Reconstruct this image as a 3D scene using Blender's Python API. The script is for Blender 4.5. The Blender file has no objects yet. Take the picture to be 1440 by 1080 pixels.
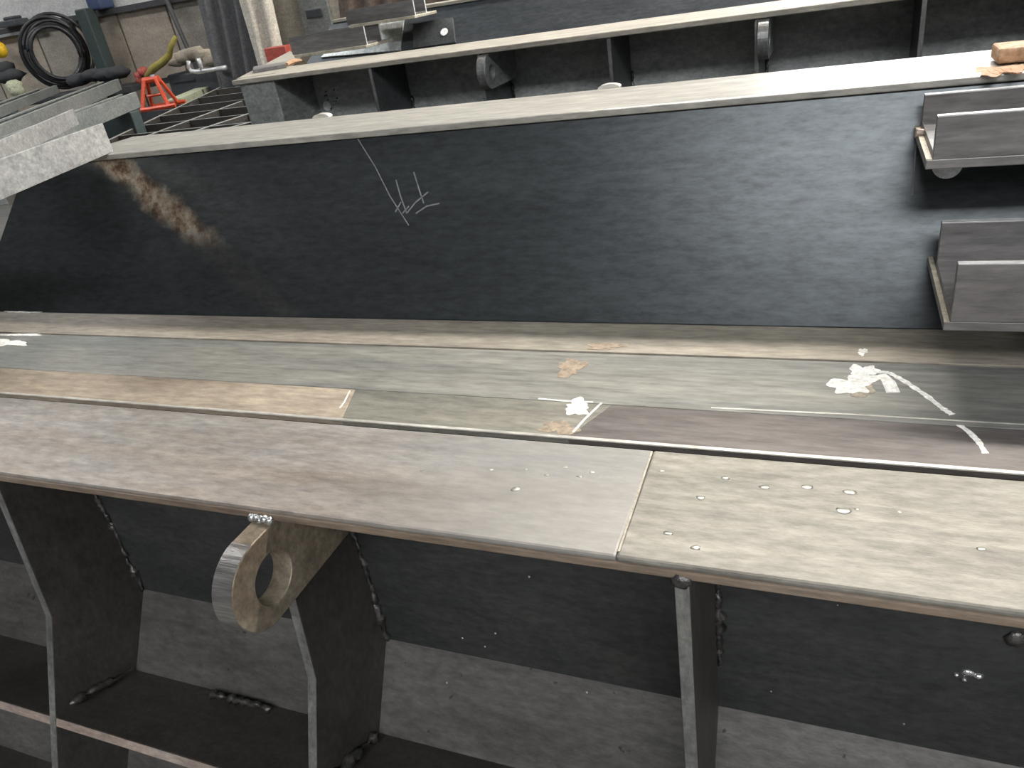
import bpy, bmesh, math, random
import numpy as np
from mathutils import Matrix, Vector
random.seed(7)
SC = bpy.context.scene
COL = SC.collection

# ------------------------------------------------------------------ camera
# lengths below are written in units of the camera's height above the near top flange (0.65 m)
S, Z0 = 0.65, 0.95
PC = np.array([720., 540.]); F = 1064.
_X = np.array([2615., 137., -F]); _X /= np.linalg.norm(_X)
_D = np.array([330., 1960., F]); _D -= _X * (_X @ _D); _D /= np.linalg.norm(_D)
_Z = -_D; _Y = np.cross(_Z, _X)
RW = np.stack([_X, _Y, _Z])
cam = bpy.data.cameras.new('camera'); cam.sensor_width = 36; cam.lens = F / 1440 * 36
cam.clip_start = 0.02; cam.clip_end = 200
co = bpy.data.objects.new('camera', cam); COL.objects.link(co)
right, up, back = RW @ np.array([1, 0, 0]), RW @ np.array([0, -1, 0]), RW @ np.array([0, 0, -1])
M4 = Matrix(((right[0], up[0], back[0], 0), (right[1], up[1], back[1], 0), (right[2], up[2], back[2], Z0 + S), (0, 0, 0, 1)))
co.matrix_world = M4
SC.camera = co

# ------------------------------------------------------------------ world and exposure
w = bpy.data.worlds.new('world'); SC.world = w; w.use_nodes = True
w.node_tree.nodes['Background'].inputs[0].default_value = (.75, .85, 1, 1)
w.node_tree.nodes['Background'].inputs[1].default_value = 1.0
SC.view_settings.view_transform = 'Standard'; SC.view_settings.look = 'None'
SC.view_settings.exposure = 0.5; SC.view_settings.gamma = 1.0
SC.view_settings.use_curve_mapping = False
SKY_KEY, FILL_ADDED, WIN_BACK = 52.0, 13.0, 3.6   # daylight: key roof light, added unseen fill panels, rear window


# ------------------------------------------------------------------ pixel -> place helpers (a surface gives the distance)
def ray(u, v): return RW @ np.array([u - PC[0], v - PC[1], F])
def pz(u, v, z):
    d = ray(u, v); return np.array([0, 0, 1.]) + d * ((z - 1) / d[2])
def py(u, v, y):
    d = ray(u, v); return np.array([0, 0, 1.]) + d * (y / d[1])
def px(u, v, x):
    d = ray(u, v); return np.array([0, 0, 1.]) + d * (x / d[0])
def pplane(u, v, p0, n):
    d = ray(u, v); o = np.array([0, 0, 1.]); return o + d * ((n @ (np.array(p0) - o)) / (n @ d))
def m3(p): return (p[0] * S, p[1] * S, Z0 + p[2] * S)
ZF = -Z0 / S            # shop floor in these units


# ------------------------------------------------------------------ materials
MATS = {}
def nd(t, kind, **kw):
    n = t.nodes.new(kind)
    for k, v in kw.items():
        if hasattr(n, k): setattr(n, k, v)
        else: n.inputs[k].default_value = v
    return n
def ramp(t, stops):
    r = t.nodes.new('ShaderNodeValToRGB'); e = r.color_ramp.elements
    while len(e) < len(stops): e.new(.5)
    for i, (p, c) in enumerate(stops):
        e[i].position = p; e[i].color = (*c, 1)
    return r
def steel(name, cols, scale=6., stretch=(.25, 1, 1), rough=(.4, .65), metal=.5, bump=.15, speck=None, fine=85., grain=.8):
    """mottled steel: broad blotches + streaks along the rolling direction + fine grain"""
    m = bpy.data.materials.new(name); m.use_nodes = True; t = m.node_tree; L = t.links
    b = t.nodes['Principled BSDF']
    tc = t.nodes.new('ShaderNodeTexCoord'); mp = t.nodes.new('ShaderNodeMapping'); mp.inputs['Scale'].default_value = stretch
    L.new(tc.outputs['Object'], mp.inputs[0])
    n1 = nd(t, 'ShaderNodeTexNoise', Scale=scale, Detail=12., Roughness=.7, Distortion=.5); L.new(mp.outputs[0], n1.inputs['Vector'])
    k = len(cols); lo, hi = .3, .7
    r1 = ramp(t, [(lo + (hi - lo) * i / (k - 1), c) for i, c in enumerate(cols)]); L.new(n1.outputs[0], r1.inputs[0])
    n2 = nd(t, 'ShaderNodeTexNoise', Scale=fine, Detail=4., Roughness=.7); L.new(mp.outputs[0], n2.inputs['Vector'])
    r2 = ramp(t, [(.3, (.7, .7, .7)), (.7, (1.28, 1.28, 1.28))]); L.new(n2.outputs[0], r2.inputs[0])
    mp2 = t.nodes.new('ShaderNodeMapping'); mp2.inputs['Scale'].default_value = (stretch[0] * .35, 1, 1); L.new(tc.outputs['Object'], mp2.inputs[0])
    n4 = nd(t, 'ShaderNodeTexNoise', Scale=scale * 5.5, Detail=6., Roughness=.75); L.new(mp2.outputs[0], n4.inputs['Vector'])
    r4 = ramp(t, [(.32, (.72, .72, .72)), (.5, (1., 1., 1.)), (.68, (1.25, 1.24, 1.2))]); L.new(n4.outputs[0], r4.inputs[0])
    mq = nd(t, 'ShaderNodeMix', data_type='RGBA', blend_type='MULTIPLY'); mq.inputs[0].default_value = grain
    L.new(r2.outputs[0], mq.inputs[6]); L.new(r4.outputs[0], mq.inputs[7])
    mx = nd(t, 'ShaderNodeMix', data_type='RGBA', blend_type='MULTIPLY'); mx.inputs[0].default_value = 1
    L.new(r1.outputs[0], mx.inputs[6]); L.new(mq.outputs[2], mx.inputs[7])
    out = mx.outputs[2]
    if speck:
        n3 = nd(t, 'ShaderNodeTexNoise', Scale=speck[1], Detail=3.); L.new(tc.outputs['Object'], n3.inputs['Vector'])
        r3 = ramp(t, [(speck[2], (0, 0, 0)), (speck[2] + .04, (1, 1, 1))]); L.new(n3.outputs[0], r3.inputs[0])
        m2 = nd(t, 'ShaderNodeMix', data_type='RGBA'); L.new(r3.outputs[0], m2.inputs[0]); L.new(out, m2.inputs[6])
        m2.inputs[7].default_value = (*speck[0], 1); out = m2.outputs[2]
    L.new(out, b.inputs['Base Color'])
    mr = nd(t, 'ShaderNodeMapRange'); L.new(n1.outputs[0], mr.inputs[0])
    mr.inputs[1].default_value = .3; mr.inputs[2].default_value = .7; mr.inputs[3].default_value = rough[0]; mr.inputs[4].default_value = rough[1]
    L.new(mr.outputs[0], b.inputs['Roughness'])
    b.inputs['Metallic'].default_value = metal
    bp = nd(t, 'ShaderNodeBump', Strength=bump, Distance=.004); L.new(n2.outputs[0], bp.inputs['Height']); L.new(bp.outputs[0], b.inputs['Normal'])
    m['out'] = 0
    MATS[name] = m
    return m, t, b, out, tc
def plain(name, c, rough=.6, metal=0., var=.15, scale=8., trans=0):
    c = np.array(c); return steel(name, [tuple(c * (1 - var)), tuple(c), tuple(np.minimum(c * (1 + var), 1))], scale, (1, 1, 1), (rough, min(1, rough + .1)), metal, .05)[0]
def emit(name, c, s):
    m = bpy.data.materials.new(name); m.use_nodes = True; b = m.node_tree.nodes['Principled BSDF']
    b.inputs['Base Color'].default_value = (*c, 1); b.inputs['Emission Color'].default_value = (*c, 1); b.inputs['Emission Strength'].default_value = s
    MATS[name] = m; return m

steel('flange_near', [(.195, .16, .135), (.285, .248, .216), (.285, .27, .255), (.34, .305, .26)], 4.5, (.3, 1, 1), (.42, .62), .35, .2)
def tint_zone(name, x0, x1, col, fac):
    m = MATS[name]; t = m.node_tree; L = t.links; b = t.nodes['Principled BSDF']
    src = b.inputs['Base Color'].links[0].from_socket
    tc = t.nodes.new('ShaderNodeTexCoord'); sp_ = t.nodes.new('ShaderNodeSeparateXYZ'); L.new(tc.outputs['Object'], sp_.inputs[0])
    mr = t.nodes.new('ShaderNodeMapRange'); L.new(sp_.outputs[0], mr.inputs[0]); mr.interpolation_type = 'SMOOTHSTEP'
    for i, v in enumerate((x0 * S, x1 * S, 0, fac)): mr.inputs[1 + i].default_value = v
    mx = nd(t, 'ShaderNodeMix', data_type='RGBA'); L.new(mr.outputs[0], mx.inputs[0]); L.new(src, mx.inputs[6]); mx.inputs[7].default_value = (*col, 1)
    L.new(mx.outputs[2], b.inputs['Base Color'])
tint_zone('flange_near', -1.2, -.55, (.285, .29, .28), .55)
steel('flange_right', [(.15, .14, .122), (.215, .203, .176), (.255, .242, .21), (.295, .28, .236)], 5, (.3, 1, 1), (.42, .6), .35, .2)
steel('flange_edge', [(.12, .085, .065), (.2, .15, .11), (.25, .2, .16)], 9, (.2, 1, 1), (.5, .7), .25, .2)
steel('web', [(.032, .034, .034), (.046, .048, .047), (.062, .062, .058)], 3, (.5, 1, 1), (.38, .55), .4, .12)
steel('web_low', [(.062, .058, .054), (.09, .085, .08), (.12, .113, .106)], 5, (.4, 1, 1), (.45, .6), .3, .15, speck=((.03, .028, .025), 38., .70))
steel('rib', [(.038, .035, .032), (.055, .05, .045), (.075, .066, .058)], 3, (1, 1, .6), (.45, .6), .35, .1)
steel('cut_edge', [(.13, .13, .125), (.2, .2, .195), (.29, .285, .27)], 14, (1, 1, .3), (.35, .5), .6, .3)
steel('cut_edge_rusty', [(.28, .2, .17), (.38, .31, .27), (.46, .4, .35)], 14, (.4, 1, 1), (.45, .6), .4, .3)
steel('lug', [(0.072, 0.0468, 0.0324), (0.23, 0.187, 0.137), (0.36, 0.31, 0.238)], 7, (1, 1, 1), (.35, .55), .45, .2, fine=90)
steel('lug_edge', [(.14, .11, .10), (.26, .25, .24), (.45, .44, .42)], 12, (.12, 1, 1.4), (.28, .42), .8, .4, fine=110)
steel('weld', [(.03, .03, .03), (.09, .085, .08), (.2, .19, .18)], 30, (1, 1, 1), (.25, .45), .7, .6)
steel('weld_bright', [(.3, .3, .3), (.5, .5, .5), (.7, .7, .7)], 40, (1, 1, 1), (.2, .35), .85, .4)
steel('strip_brown', [(0.247, 0.195, 0.15), (0.364, 0.305, 0.24), (0.429, 0.358, 0.28)], 5, (.25, 1, 1), (.45, .62), .3, .15)
steel('strip_scale', [(0.138, 0.149, 0.144), (0.196, 0.201, 0.19), (0.241, 0.236, 0.213), (0.31, 0.299, 0.265)], 5, (.15, 1, 1), (.4, .58), .35, .2)
steel('strip_green', [(0.168, 0.168, 0.146), (0.224, 0.218, 0.185), (0.263, 0.246, 0.207)], 6, (.25, 1, 1), (.4, .55), .35, .15)
steel('strip_dark', [(.11, .095, .088), (.145, .13, .122), (.17, .16, .15)], 6, (.2, 1, 1), (.35, .5), .4, .12)
steel('strip_back', [(0.23, 0.19, 0.155), (0.322, 0.287, 0.236), (0.356, 0.333, 0.276)], 5, (.2, 1, 1), (.45, .6), .3, .15)
steel('bright_edge', [(.5, .48, .44), (.65, .63, .58), (.75, .73, .68)], 20, (.3, 1, 1), (.3, .45), .5, .15)
steel('flange_ground', [(.33, .315, .285), (.42, .405, .365), (.48, .465, .42)], 4, (.2, 1, 1), (.3, .4), .5, .08)
steel('flange_far', [(.27, .25, .21), (.35, .325, .275), (.4, .375, .33)], 4, (.2, 1, 1), (.5, .62), .3, .08)
steel('web_far', [(0.24, 0.253, 0.253), (0.368, 0.381, 0.376), (0.496, 0.509, 0.496)], 3.2, (.6, 1, 1), (.36, .5), .25, .1)
steel('rib_far', [(0.065, 0.0715, 0.0754), (0.091, 0.0975, 0.101), (0.117, 0.124, 0.124)], 4, (1, 1, 1), (.35, .5), .45, .08)
steel('panel_far', [(0.045, 0.0525, 0.06), (0.0675, 0.075, 0.0825), (0.09, 0.0975, 0.105)], 3, (.3, 1, 1), (.32, .45), .5, .06)
steel('channel', [(.155, .146, .144), (.2, .19, .188), (.24, .23, .226)], 5, (.15, 1, 1), (.35, .5), .5, .08, grain=.4)
steel('channel_edge', [(.6, .6, .59), (.75, .75, .74), (.85, .85, .85)], 18, (.3, 1, 1), (.25, .4), .3, .1)
steel('bracket_plate', [(.33, .3, .23), (.48, .44, .35), (.58, .54, .44)], 12, (1, 1, 1), (.4, .6), .3, .15)
steel('galvanised', [(.27, .27, .265), (.37, .37, .36), (.46, .46, .445)], 24, (1, .6, 1), (.35, .5), .35, .12, fine=80)
steel('galvanised_dull', [(.2, .22, .215), (.28, .3, .29), (.36, .37, .355)], 9, (1, .3, 1), (.35, .5), .4, .08)
steel('polished', [(.75, .75, .75), (.85, .85, .85), (.95, .95, .95)], 20, (1, 1, 1), (.06, .12), 1., .02)
steel('pale_plate', [(.38, .42, .43), (.5, .53, .53), (.62, .64, .63)], 4, (1, .5, 1), (.25, .4), .5, .05)
steel('rust', [(.26, .11, .05), (.42, .24, .13), (.55, .42, .3)], 16, (1, 1, 1), (.6, .8), .1, .4)
steel('pipe_grey', [(.4, .4, .41), (.52, .52, .53), (.6, .6, .6)], 10, (1, 1, 1), (.3, .4), .4, .03)
steel('concrete', [(.16, .155, .145), (.22, .215, .2), (.27, .26, .24)], 1.6, (1, 1, 1), (.6, .8), 0, .15)
steel('plaster', [(.42, .42, .415), (.5, .5, .49), (.54, .54, .53)], .9, (1, 1, 1), (.8, .9), 0, .05)
steel('hall_wall', [(.2, .205, .21), (.24, .245, .25), (.28, .28, .28)], .8, (1, 1, 1), (.7, .9), 0, .05)
steel('roof', [(.08, .083, .086), (.1, .104, .108), (.12, .125, .13)], .8, (1, 1, 1), (.7, .9), 0, .05)
steel('sheet_brown', [(.24, .205, .165), (.32, .27, .22), (.38, .33, .27)], 1.3, (1, 1, .6), (.6, .75), 0, .1)
steel('sheet_grey', [(.22, .2, .175), (.28, .255, .22), (.33, .3, .26)], 1.3, (1, 1, .6), (.6, .75), 0, .1)
plain('dark_rail', (.05, .05, .055), .5); plain('dark_green', (.035, .05, .05), .5); plain('black_rubber', (.018, .018, .02), .35)
plain('orange_paint', (.5, .062, .022), .4); plain('blue_paint', (.04, .06, .13), .5); plain('yellow_paint', (.8, .5, .02), .5)
plain('olive_strap', (.3, .25, .06), .8); plain('tan_cloth', (.38, .33, .26), .9); plain('machine_grey', (.05, .055, .06), .5)
plain('cream_curtain', (.62, .58, .5), .85); plain('grey_curtain', (.14, .14, .145), .85); plain('beige_cabinet', (.3, .275, .225), .6)
plain('brown_curtain', (.14, .105, .085), .8); plain('red_paint', (.4, .08, .06), .5); plain('dark_cloth', (.03, .032, .035), .85)
plain('chalk', (.8, .79, .74), .9, 0, .1, 60); plain('scratch', (.2, .205, .205), .7, 0, .2, 80); plain('paint_white', (.82, .80, .75), .7, 0, .12, 40)
plain('tan_stain', (.34, .27, .2), .7, 0, .25, 60); plain('pale_green', (.36, .38, .27), .7)
plain('spatter', (.45, .44, .40), .3, .6, .2, 60); plain('white_disc', (.85, .86, .86), .4); plain('seam_line', (.42, .38, .31), .5, .3)
emit('daylight_key', (1, .95, .88), SKY_KEY); emit('added_fill', (.96, .98, 1), FILL_ADDED); emit('daylight_window', (.97, .99, 1), WIN_BACK)

# the smooth dark face of the middle form: mill scale with one brown streak running down from its top edge
def panel_material():
    m, t, b, out, tc = steel('panel', [(.042, .047, .05), (.056, .062, .065), (.07, .077, .08)], 2.2, (.3, 1, 1), (.31, .37), .65, .012, grain=.35)
    L = t.links
    sep = t.nodes.new('ShaderNodeSeparateXYZ'); L.new(tc.outputs['Object'], sep.inputs[0])
    def math_(op, a, b_=None):
        n = t.nodes.new('ShaderNodeMath'); n.operation = op
        for i, v in enumerate((a, b_)):
            if v is None: continue
            if isinstance(v, (int, float)): n.inputs[i].default_value = v
            else: L.new(v, n.inputs[i])
        return n.outputs[0]
    A, B = STREAK
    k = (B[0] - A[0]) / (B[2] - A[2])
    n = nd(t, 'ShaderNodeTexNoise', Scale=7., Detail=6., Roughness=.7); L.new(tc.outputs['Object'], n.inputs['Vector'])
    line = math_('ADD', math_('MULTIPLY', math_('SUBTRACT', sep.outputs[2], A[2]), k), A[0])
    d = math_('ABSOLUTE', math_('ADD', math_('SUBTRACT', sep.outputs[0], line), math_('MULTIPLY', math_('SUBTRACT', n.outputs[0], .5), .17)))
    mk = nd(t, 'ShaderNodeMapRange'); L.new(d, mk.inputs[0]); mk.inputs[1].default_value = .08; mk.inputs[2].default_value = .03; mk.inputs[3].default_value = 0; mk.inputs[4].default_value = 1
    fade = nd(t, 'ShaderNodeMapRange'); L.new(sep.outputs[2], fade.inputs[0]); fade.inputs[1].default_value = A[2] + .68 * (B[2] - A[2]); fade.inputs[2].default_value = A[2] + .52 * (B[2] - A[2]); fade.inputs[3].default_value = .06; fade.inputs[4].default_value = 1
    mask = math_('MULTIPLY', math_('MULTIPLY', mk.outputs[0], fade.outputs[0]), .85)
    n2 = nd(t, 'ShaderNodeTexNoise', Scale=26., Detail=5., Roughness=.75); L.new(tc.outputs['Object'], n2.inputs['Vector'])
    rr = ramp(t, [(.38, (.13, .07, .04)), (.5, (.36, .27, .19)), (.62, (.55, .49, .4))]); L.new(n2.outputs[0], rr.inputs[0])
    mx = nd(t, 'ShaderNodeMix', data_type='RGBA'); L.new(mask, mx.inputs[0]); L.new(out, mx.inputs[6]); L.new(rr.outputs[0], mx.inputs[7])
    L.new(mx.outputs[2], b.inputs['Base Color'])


# ------------------------------------------------------------------ mesh builder (all in camera-height units)
class MB:
    def __init__(s): s.v = []; s.f = []
    def add(s, vs, fs):
        o = len(s.v); s.v += [tuple(map(float, p)) for p in vs]; s.f += [tuple(i + o for i in f) for f in fs]; return s
    def box(s, x0, x1, y0, y1, z0, z1):
        vs = [(x, y, z) for x in (x0, x1) for y in (y0, y1) for z in (z0, z1)]
        return s.add(vs, [(0, 1, 3, 2), (4, 6, 7, 5), (0, 4, 5, 1), (2, 3, 7, 6), (0, 2, 6, 4), (1, 5, 7, 3)])
    def hexa(s, a, b):
        """solid between two quads a and b (matching order)"""
        return s.add(list(a) + list(b), [(3, 2, 1, 0), (4, 5, 6, 7)] + [(i, (i + 1) % 4, 4 + (i + 1) % 4, 4 + i) for i in range(4)])
    def prism_x(s, poly, x0, x1):
        n = len(poly)
        vs = [(x0, y, z) for y, z in poly] + [(x1, y, z) for y, z in poly]
        return s.add(vs, [tuple(range(n))[::-1], tuple(range(n, 2 * n))] + [(i, (i + 1) % n, n + (i + 1) % n, n + i) for i in range(n)])
    def prism_dir(s, poly, o, ax, up, d0, d1):
        """profile (a,b) in the plane (side, up), swept along ax from d0 to d1"""
        ax = np.array(ax, float); ax /= np.linalg.norm(ax); up = np.array(up, float); side = np.cross(ax, up); side /= np.linalg.norm(side); up = np.cross(side, ax); o = np.array(o, float)
        n = len(poly)
        vs = [o + ax * d + side * a + up * b for d in (d0, d1) for a, b in poly]
        return s.add(vs, [tuple(range(n))[::-1], tuple(range(n, 2 * n))] + [(i, (i + 1) % n, n + (i + 1) % n, n + i) for i in range(n)])
    def tube(s, path, r, k=8, closed=False):
        path = [np.array(p, float) for p in path]; n = len(path); rings = []
        ref = np.array([.13, .21, 1.])
        for i, p in enumerate(path):
            a = path[(i + 1) % n] if (closed or i < n - 1) else p; b = path[i - 1] if (closed or i > 0) else p
            t = a - b; t /= max(np.linalg.norm(t), 1e-9)
            u = np.cross(t, ref); u /= max(np.linalg.norm(u), 1e-9); v = np.cross(t, u)
            rr = r[i] if hasattr(r, '__len__') else r
            rings.append([p + rr * (math.cos(2 * math.pi * j / k) * u + math.sin(2 * math.pi * j / k) * v) for j in range(k)])
        fs = []
        m = n if closed else n - 1
        for i in range(m):
            for j in range(k):
                i2 = (i + 1) % n; fs.append((i * k + j, i * k + (j + 1) % k, i2 * k + (j + 1) % k, i2 * k + j))
        if not closed: fs += [tuple(range(k))[::-1], tuple(range((n - 1) * k, n * k))]
        return s.add([p for rg in rings for p in rg], fs)
    def blob(s, c, r, k=8, m=5, jit=0.):
        c = np.array(c, float); r = np.array(r if hasattr(r, '__len__') else (r, r, r), float)
        vs = [c + r * (0, 0, 1)]
        for i in range(1, m):
            th = math.pi * i / m
            for j in range(k):
                ph = 2 * math.pi * j / k; q = 1 + random.uniform(-jit, jit)
                vs.append(c + r * q * np.array([math.sin(th) * math.cos(ph), math.sin(th) * math.sin(ph), math.cos(th)]))
        vs.append(c - r * (0, 0, 1)); fs = [(0, 1 + j, 1 + (j + 1) % k) for j in range(k)]
        for i in range(m - 2):
            a = 1 + i * k; fs += [(a + j, a + k + j, a + k + (j + 1) % k, a + (j + 1) % k) for j in range(k)]
        a = 1 + (m - 2) * k; e = len(vs) - 1; fs += [(a + (j + 1) % k, a + j, e) for j in range(k)]
        return s.add(vs, fs)
    def ribbon(s, pts, w, n, t=.0015):
        """thin raised line on a surface with normal n"""
        n = np.array(n, float); n /= np.linalg.norm(n); pts = [np.array(p, float) for p in pts]
        for i in range(len(pts) - 1):
            d = pts[i + 1] - pts[i]; sd = np.cross(n, d); sd /= max(np.linalg.norm(sd), 1e-9)
            w0 = (w[i] if hasattr(w, '__len__') else w) / 2; w1 = (w[i + 1] if hasattr(w, '__len__') else w) / 2
            q = [pts[i] - sd * w0, pts[i] + sd * w0, pts[i + 1] + sd * w1, pts[i + 1] - sd * w1]
            s.hexa(q, [p + n * t for p in q])
        return s
    def patch(s, pts, n, t=.0015):
        """thin raised patch from an outline on a surface with normal n"""
        n = np.array(n, float); n /= np.linalg.norm(n); pts = [np.array(p, float) for p in pts]; k = len(pts)
        c = sum(pts) / k
        return s.add(pts + [p + n * t for p in pts] + [c + n * t], [(i, (i + 1) % k, k + (i + 1) % k, k + i) for i in range(k)] + [(k + i, k + (i + 1) % k, 2 * k) for i in range(k)])
    def build(s, name, mat, parent=None, smooth=False, bevel=0., seg=2):
        me = bpy.data.meshes.new(name); me.from_pydata([m3(p) for p in s.v], [], s.f)
        bm = bmesh.new(); bm.from_mesh(me); bmesh.ops.recalc_face_normals(bm, faces=bm.faces[:]); bm.to_mesh(me); bm.free()
        o = bpy.data.objects.new(name, me); COL.objects.link(o)
        me.materials.append(MATS[mat])
        if smooth:
            for p in me.polygons: p.use_smooth = True
        if bevel:
            b = o.modifiers.new('bevel', 'BEVEL'); b.width = bevel * S; b.segments = seg; b.limit_method = 'ANGLE'
        if parent is not None:
            o.parent = parent; o.matrix_parent_inverse = parent_inv(parent)
        return o
def parent_inv(p):
    mt = Matrix.Translation(p.location)
    if p.parent: return (p.parent.matrix_parent_inverse.inverted() @ mt).inverted() if False else mt.inverted()
    return mt.inverted()
def thing(name, label, cat, loc, group=None):
    o = bpy.data.objects.new(name, None); COL.objects.link(o); o.empty_display_size = .1
    o.location = m3(loc); o['label'] = label; o['category'] = cat
    if group: o['group'] = group
    return o
def tag(o, label, cat, group=None):
    o['label'] = label; o['category'] = cat
    if group: o['group'] = group
    return o
def structure(o): o['kind'] = 'structure'; return o
def holed(name, mat, x0, x1, outer, holes, parent, bevel=0.):
    """plate in the YZ plane (x0..x1) with an outline and round holes"""
    bm = bmesh.new()
    def loop(pts):
        vs = [bm.verts.new(m3((x0, *p))) for p in pts]
        return [bm.edges.new((vs[i], vs[(i + 1) % len(vs)])) for i in range(len(vs))]
    es = loop(outer)
    for c, r in holes: es += loop([(c[0] + r * math.cos(a * math.pi / 16), c[1] + r * math.sin(a * math.pi / 16)) for a in range(32)])
    g = bmesh.ops.triangle_fill(bm, edges=es, use_beauty=True)
    fs = [q for q in g['geom'] if isinstance(q, bmesh.types.BMFace)]
    e = bmesh.ops.extrude_face_region(bm, geom=fs)
    bmesh.ops.translate(bm, verts=[q for q in e['geom'] if isinstance(q, bmesh.types.BMVert)], vec=((x1 - x0) * S, 0, 0))
    bmesh.ops.recalc_face_normals(bm, faces=bm.faces[:])
    me = bpy.data.meshes.new(name); bm.to_mesh(me); bm.free(); me.materials.append(MATS[mat])
    o = bpy.data.objects.new(name, me); COL.objects.link(o)
    if parent: o.parent = parent; o.matrix_parent_inverse = parent_inv(parent)
    if bevel:
        b = o.modifiers.new('bevel', 'BEVEL'); b.width = bevel * S; b.segments = 2; b.limit_method = 'ANGLE'; b.angle_limit = 1.0
    return o
def weld(parent, a, b, r=.008, mat='weld', gaps=.0, amp=.5, name='weld_bead'):
    """lumpy weld bead from a to b"""
    a, b = np.array(a, float), np.array(b, float); n = max(4, int(np.linalg.norm(b - a) / (r * 1.3)))
    path = [a + (b - a) * i / n + np.array([random.uniform(-1, 1) for _ in range(3)]) * r * .35 for i in range(n + 1)]
    rr = [r * (1 + amp * random.uniform(-1, 1)) for _ in path]; rr[0] *= .4; rr[-1] *= .4
    return MB().tube(path, rr, 6).build(name, mat, parent, True)

# ------------------------------------------------------------------ the hall
YB = 10.0
CE = (6.5 - Z0) / S
HX0, HX1, HY0 = -24., 12., -11.
structure(MB().box(HX0, HX1, HY0, YB + .2, ZF - .2, ZF).build('floor', 'concrete'))
structure(MB().box(HX0, HX1, HY0, YB + .2, CE, CE + .2).build('ceiling', 'roof'))
structure(MB().box(HX0 - .2, HX0, HY0, YB + .2, ZF, CE).build('wall_left', 'hall_wall'))
structure(MB().box(HX1, HX1 + .2, HY0, YB + .2, ZF, CE).build('wall_right', 'hall_wall'))
structure(MB().box(HX0, HX1, HY0 - .2, HY0, ZF, CE).build('wall_front', 'roof'))
structure(MB().box(HX0, HX1, YB, YB + .2, ZF, CE).build('wall_back', 'plaster'))
def roof_light(n, x0, x1, y0, y1, mat):  # builds the key roof light and the added fill panels
    w_ = structure(MB().box(x0, x1, y0, y1, CE - .05, CE - .02).build('window_%d' % n, mat))
    fr = MB()
    for a, b, c, d in ((x0 - .1, x1 + .1, y0 - .1, y0), (x0 - .1, x1 + .1, y1, y1 + .1), (x0 - .1, x0, y0, y1), (x1, x1 + .1, y0, y1)): fr.box(a, b, c, d, CE - .1, CE)
    fr.build('window_frame', 'dark_rail', w_)
roof_light(1, -3.0, 11.5, 7.1, 7.95, 'daylight_key')
roof_light(2, -2.0, 11.0, -10.3, -6.6, 'added_fill')  # added, unseen: lightens the right side of the dark leaning face
roof_light(4, -20., -9., 2.6, 4.2, 'added_fill')  # added, unseen: brightens the left background
wb = structure(MB().box(-.6, 6.2, YB - .06, YB - .02, 1.9, 5.2).build('window_3', 'daylight_window'))
fr = MB()
for a, b, c, d in ((-.75, 6.35, 1.75, 1.9), (-.75, 6.35, 5.2, 5.35), (-.75, -.6, 1.9, 5.2), (6.2, 6.35, 1.9, 5.2), (1.6, 1.7, 1.9, 5.2), (3.9, 4.0, 1.9, 5.2)): fr.box(a, b, YB - .12, YB, c, d)
fr.build('window_frame', 'dark_rail', wb)


# ------------------------------------------------------------------ near form (ribbed side towards the camera)
near = thing('steel_side_form', 'steel side form with pale worn top flange, dark ribs and round lifting lug', 'steel form', (-1, 1.2, ZF))
YN0, YN1, YW, TF = 1.062, 1.426, 1.38, .024
XSEAM = -.346
MB().box(-4.6, XSEAM, YN0, YN1, -TF, 0).build('top_flange', 'flange_near', near, bevel=.006)
MB().box(XSEAM, 1.9, YN0, YN1, -TF, 0).build('top_flange', 'flange_right', near, bevel=.006)
ra = pz(917, 635, 0); rb = pz(870, 776, 0)
MB().ribbon([ra, (ra + rb) / 2, rb], .0045, (0, 0, 1), .0012).build('butt_weld', 'seam_line', near)
MB().box(-4.6, 1.9, YN0 - .006, YN0 + .002, -TF * 1.25, -TF * .45).build('flange_lip', 'flange_edge', near, bevel=.003)
LOWY = lambda z: YW + (z + .78) * .66          # lower skin leans towards the camera
FRONT = lambda z: 1.066 if z > -.6 else 1.066 + (z + .6) * .465
ZB = -1.38
t_ = .014
MB().prism_x([(YW, -TF), (YW + t_, -TF), (YW + t_, -.78), (YW, -.78)], -4.6, 1.9).build('web_plate', 'web', near)
MB().prism_x([(YW, -.78), (YW + t_, -.78), (LOWY(ZB) + t_, ZB), (LOWY(ZB), ZB)], -4.6, 1.9).build('lower_web_plate', 'web_low', near)
MB().box(-4.6, 1.9, FRONT(ZB) - .02, LOWY(ZB) + .05, ZF, ZB).build('foot_beam', 'rib', near)
RT = .030
RX = [-4.35, -3.29, -2.275, -1.235, -.208, .82, 1.85]   # right faces
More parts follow.
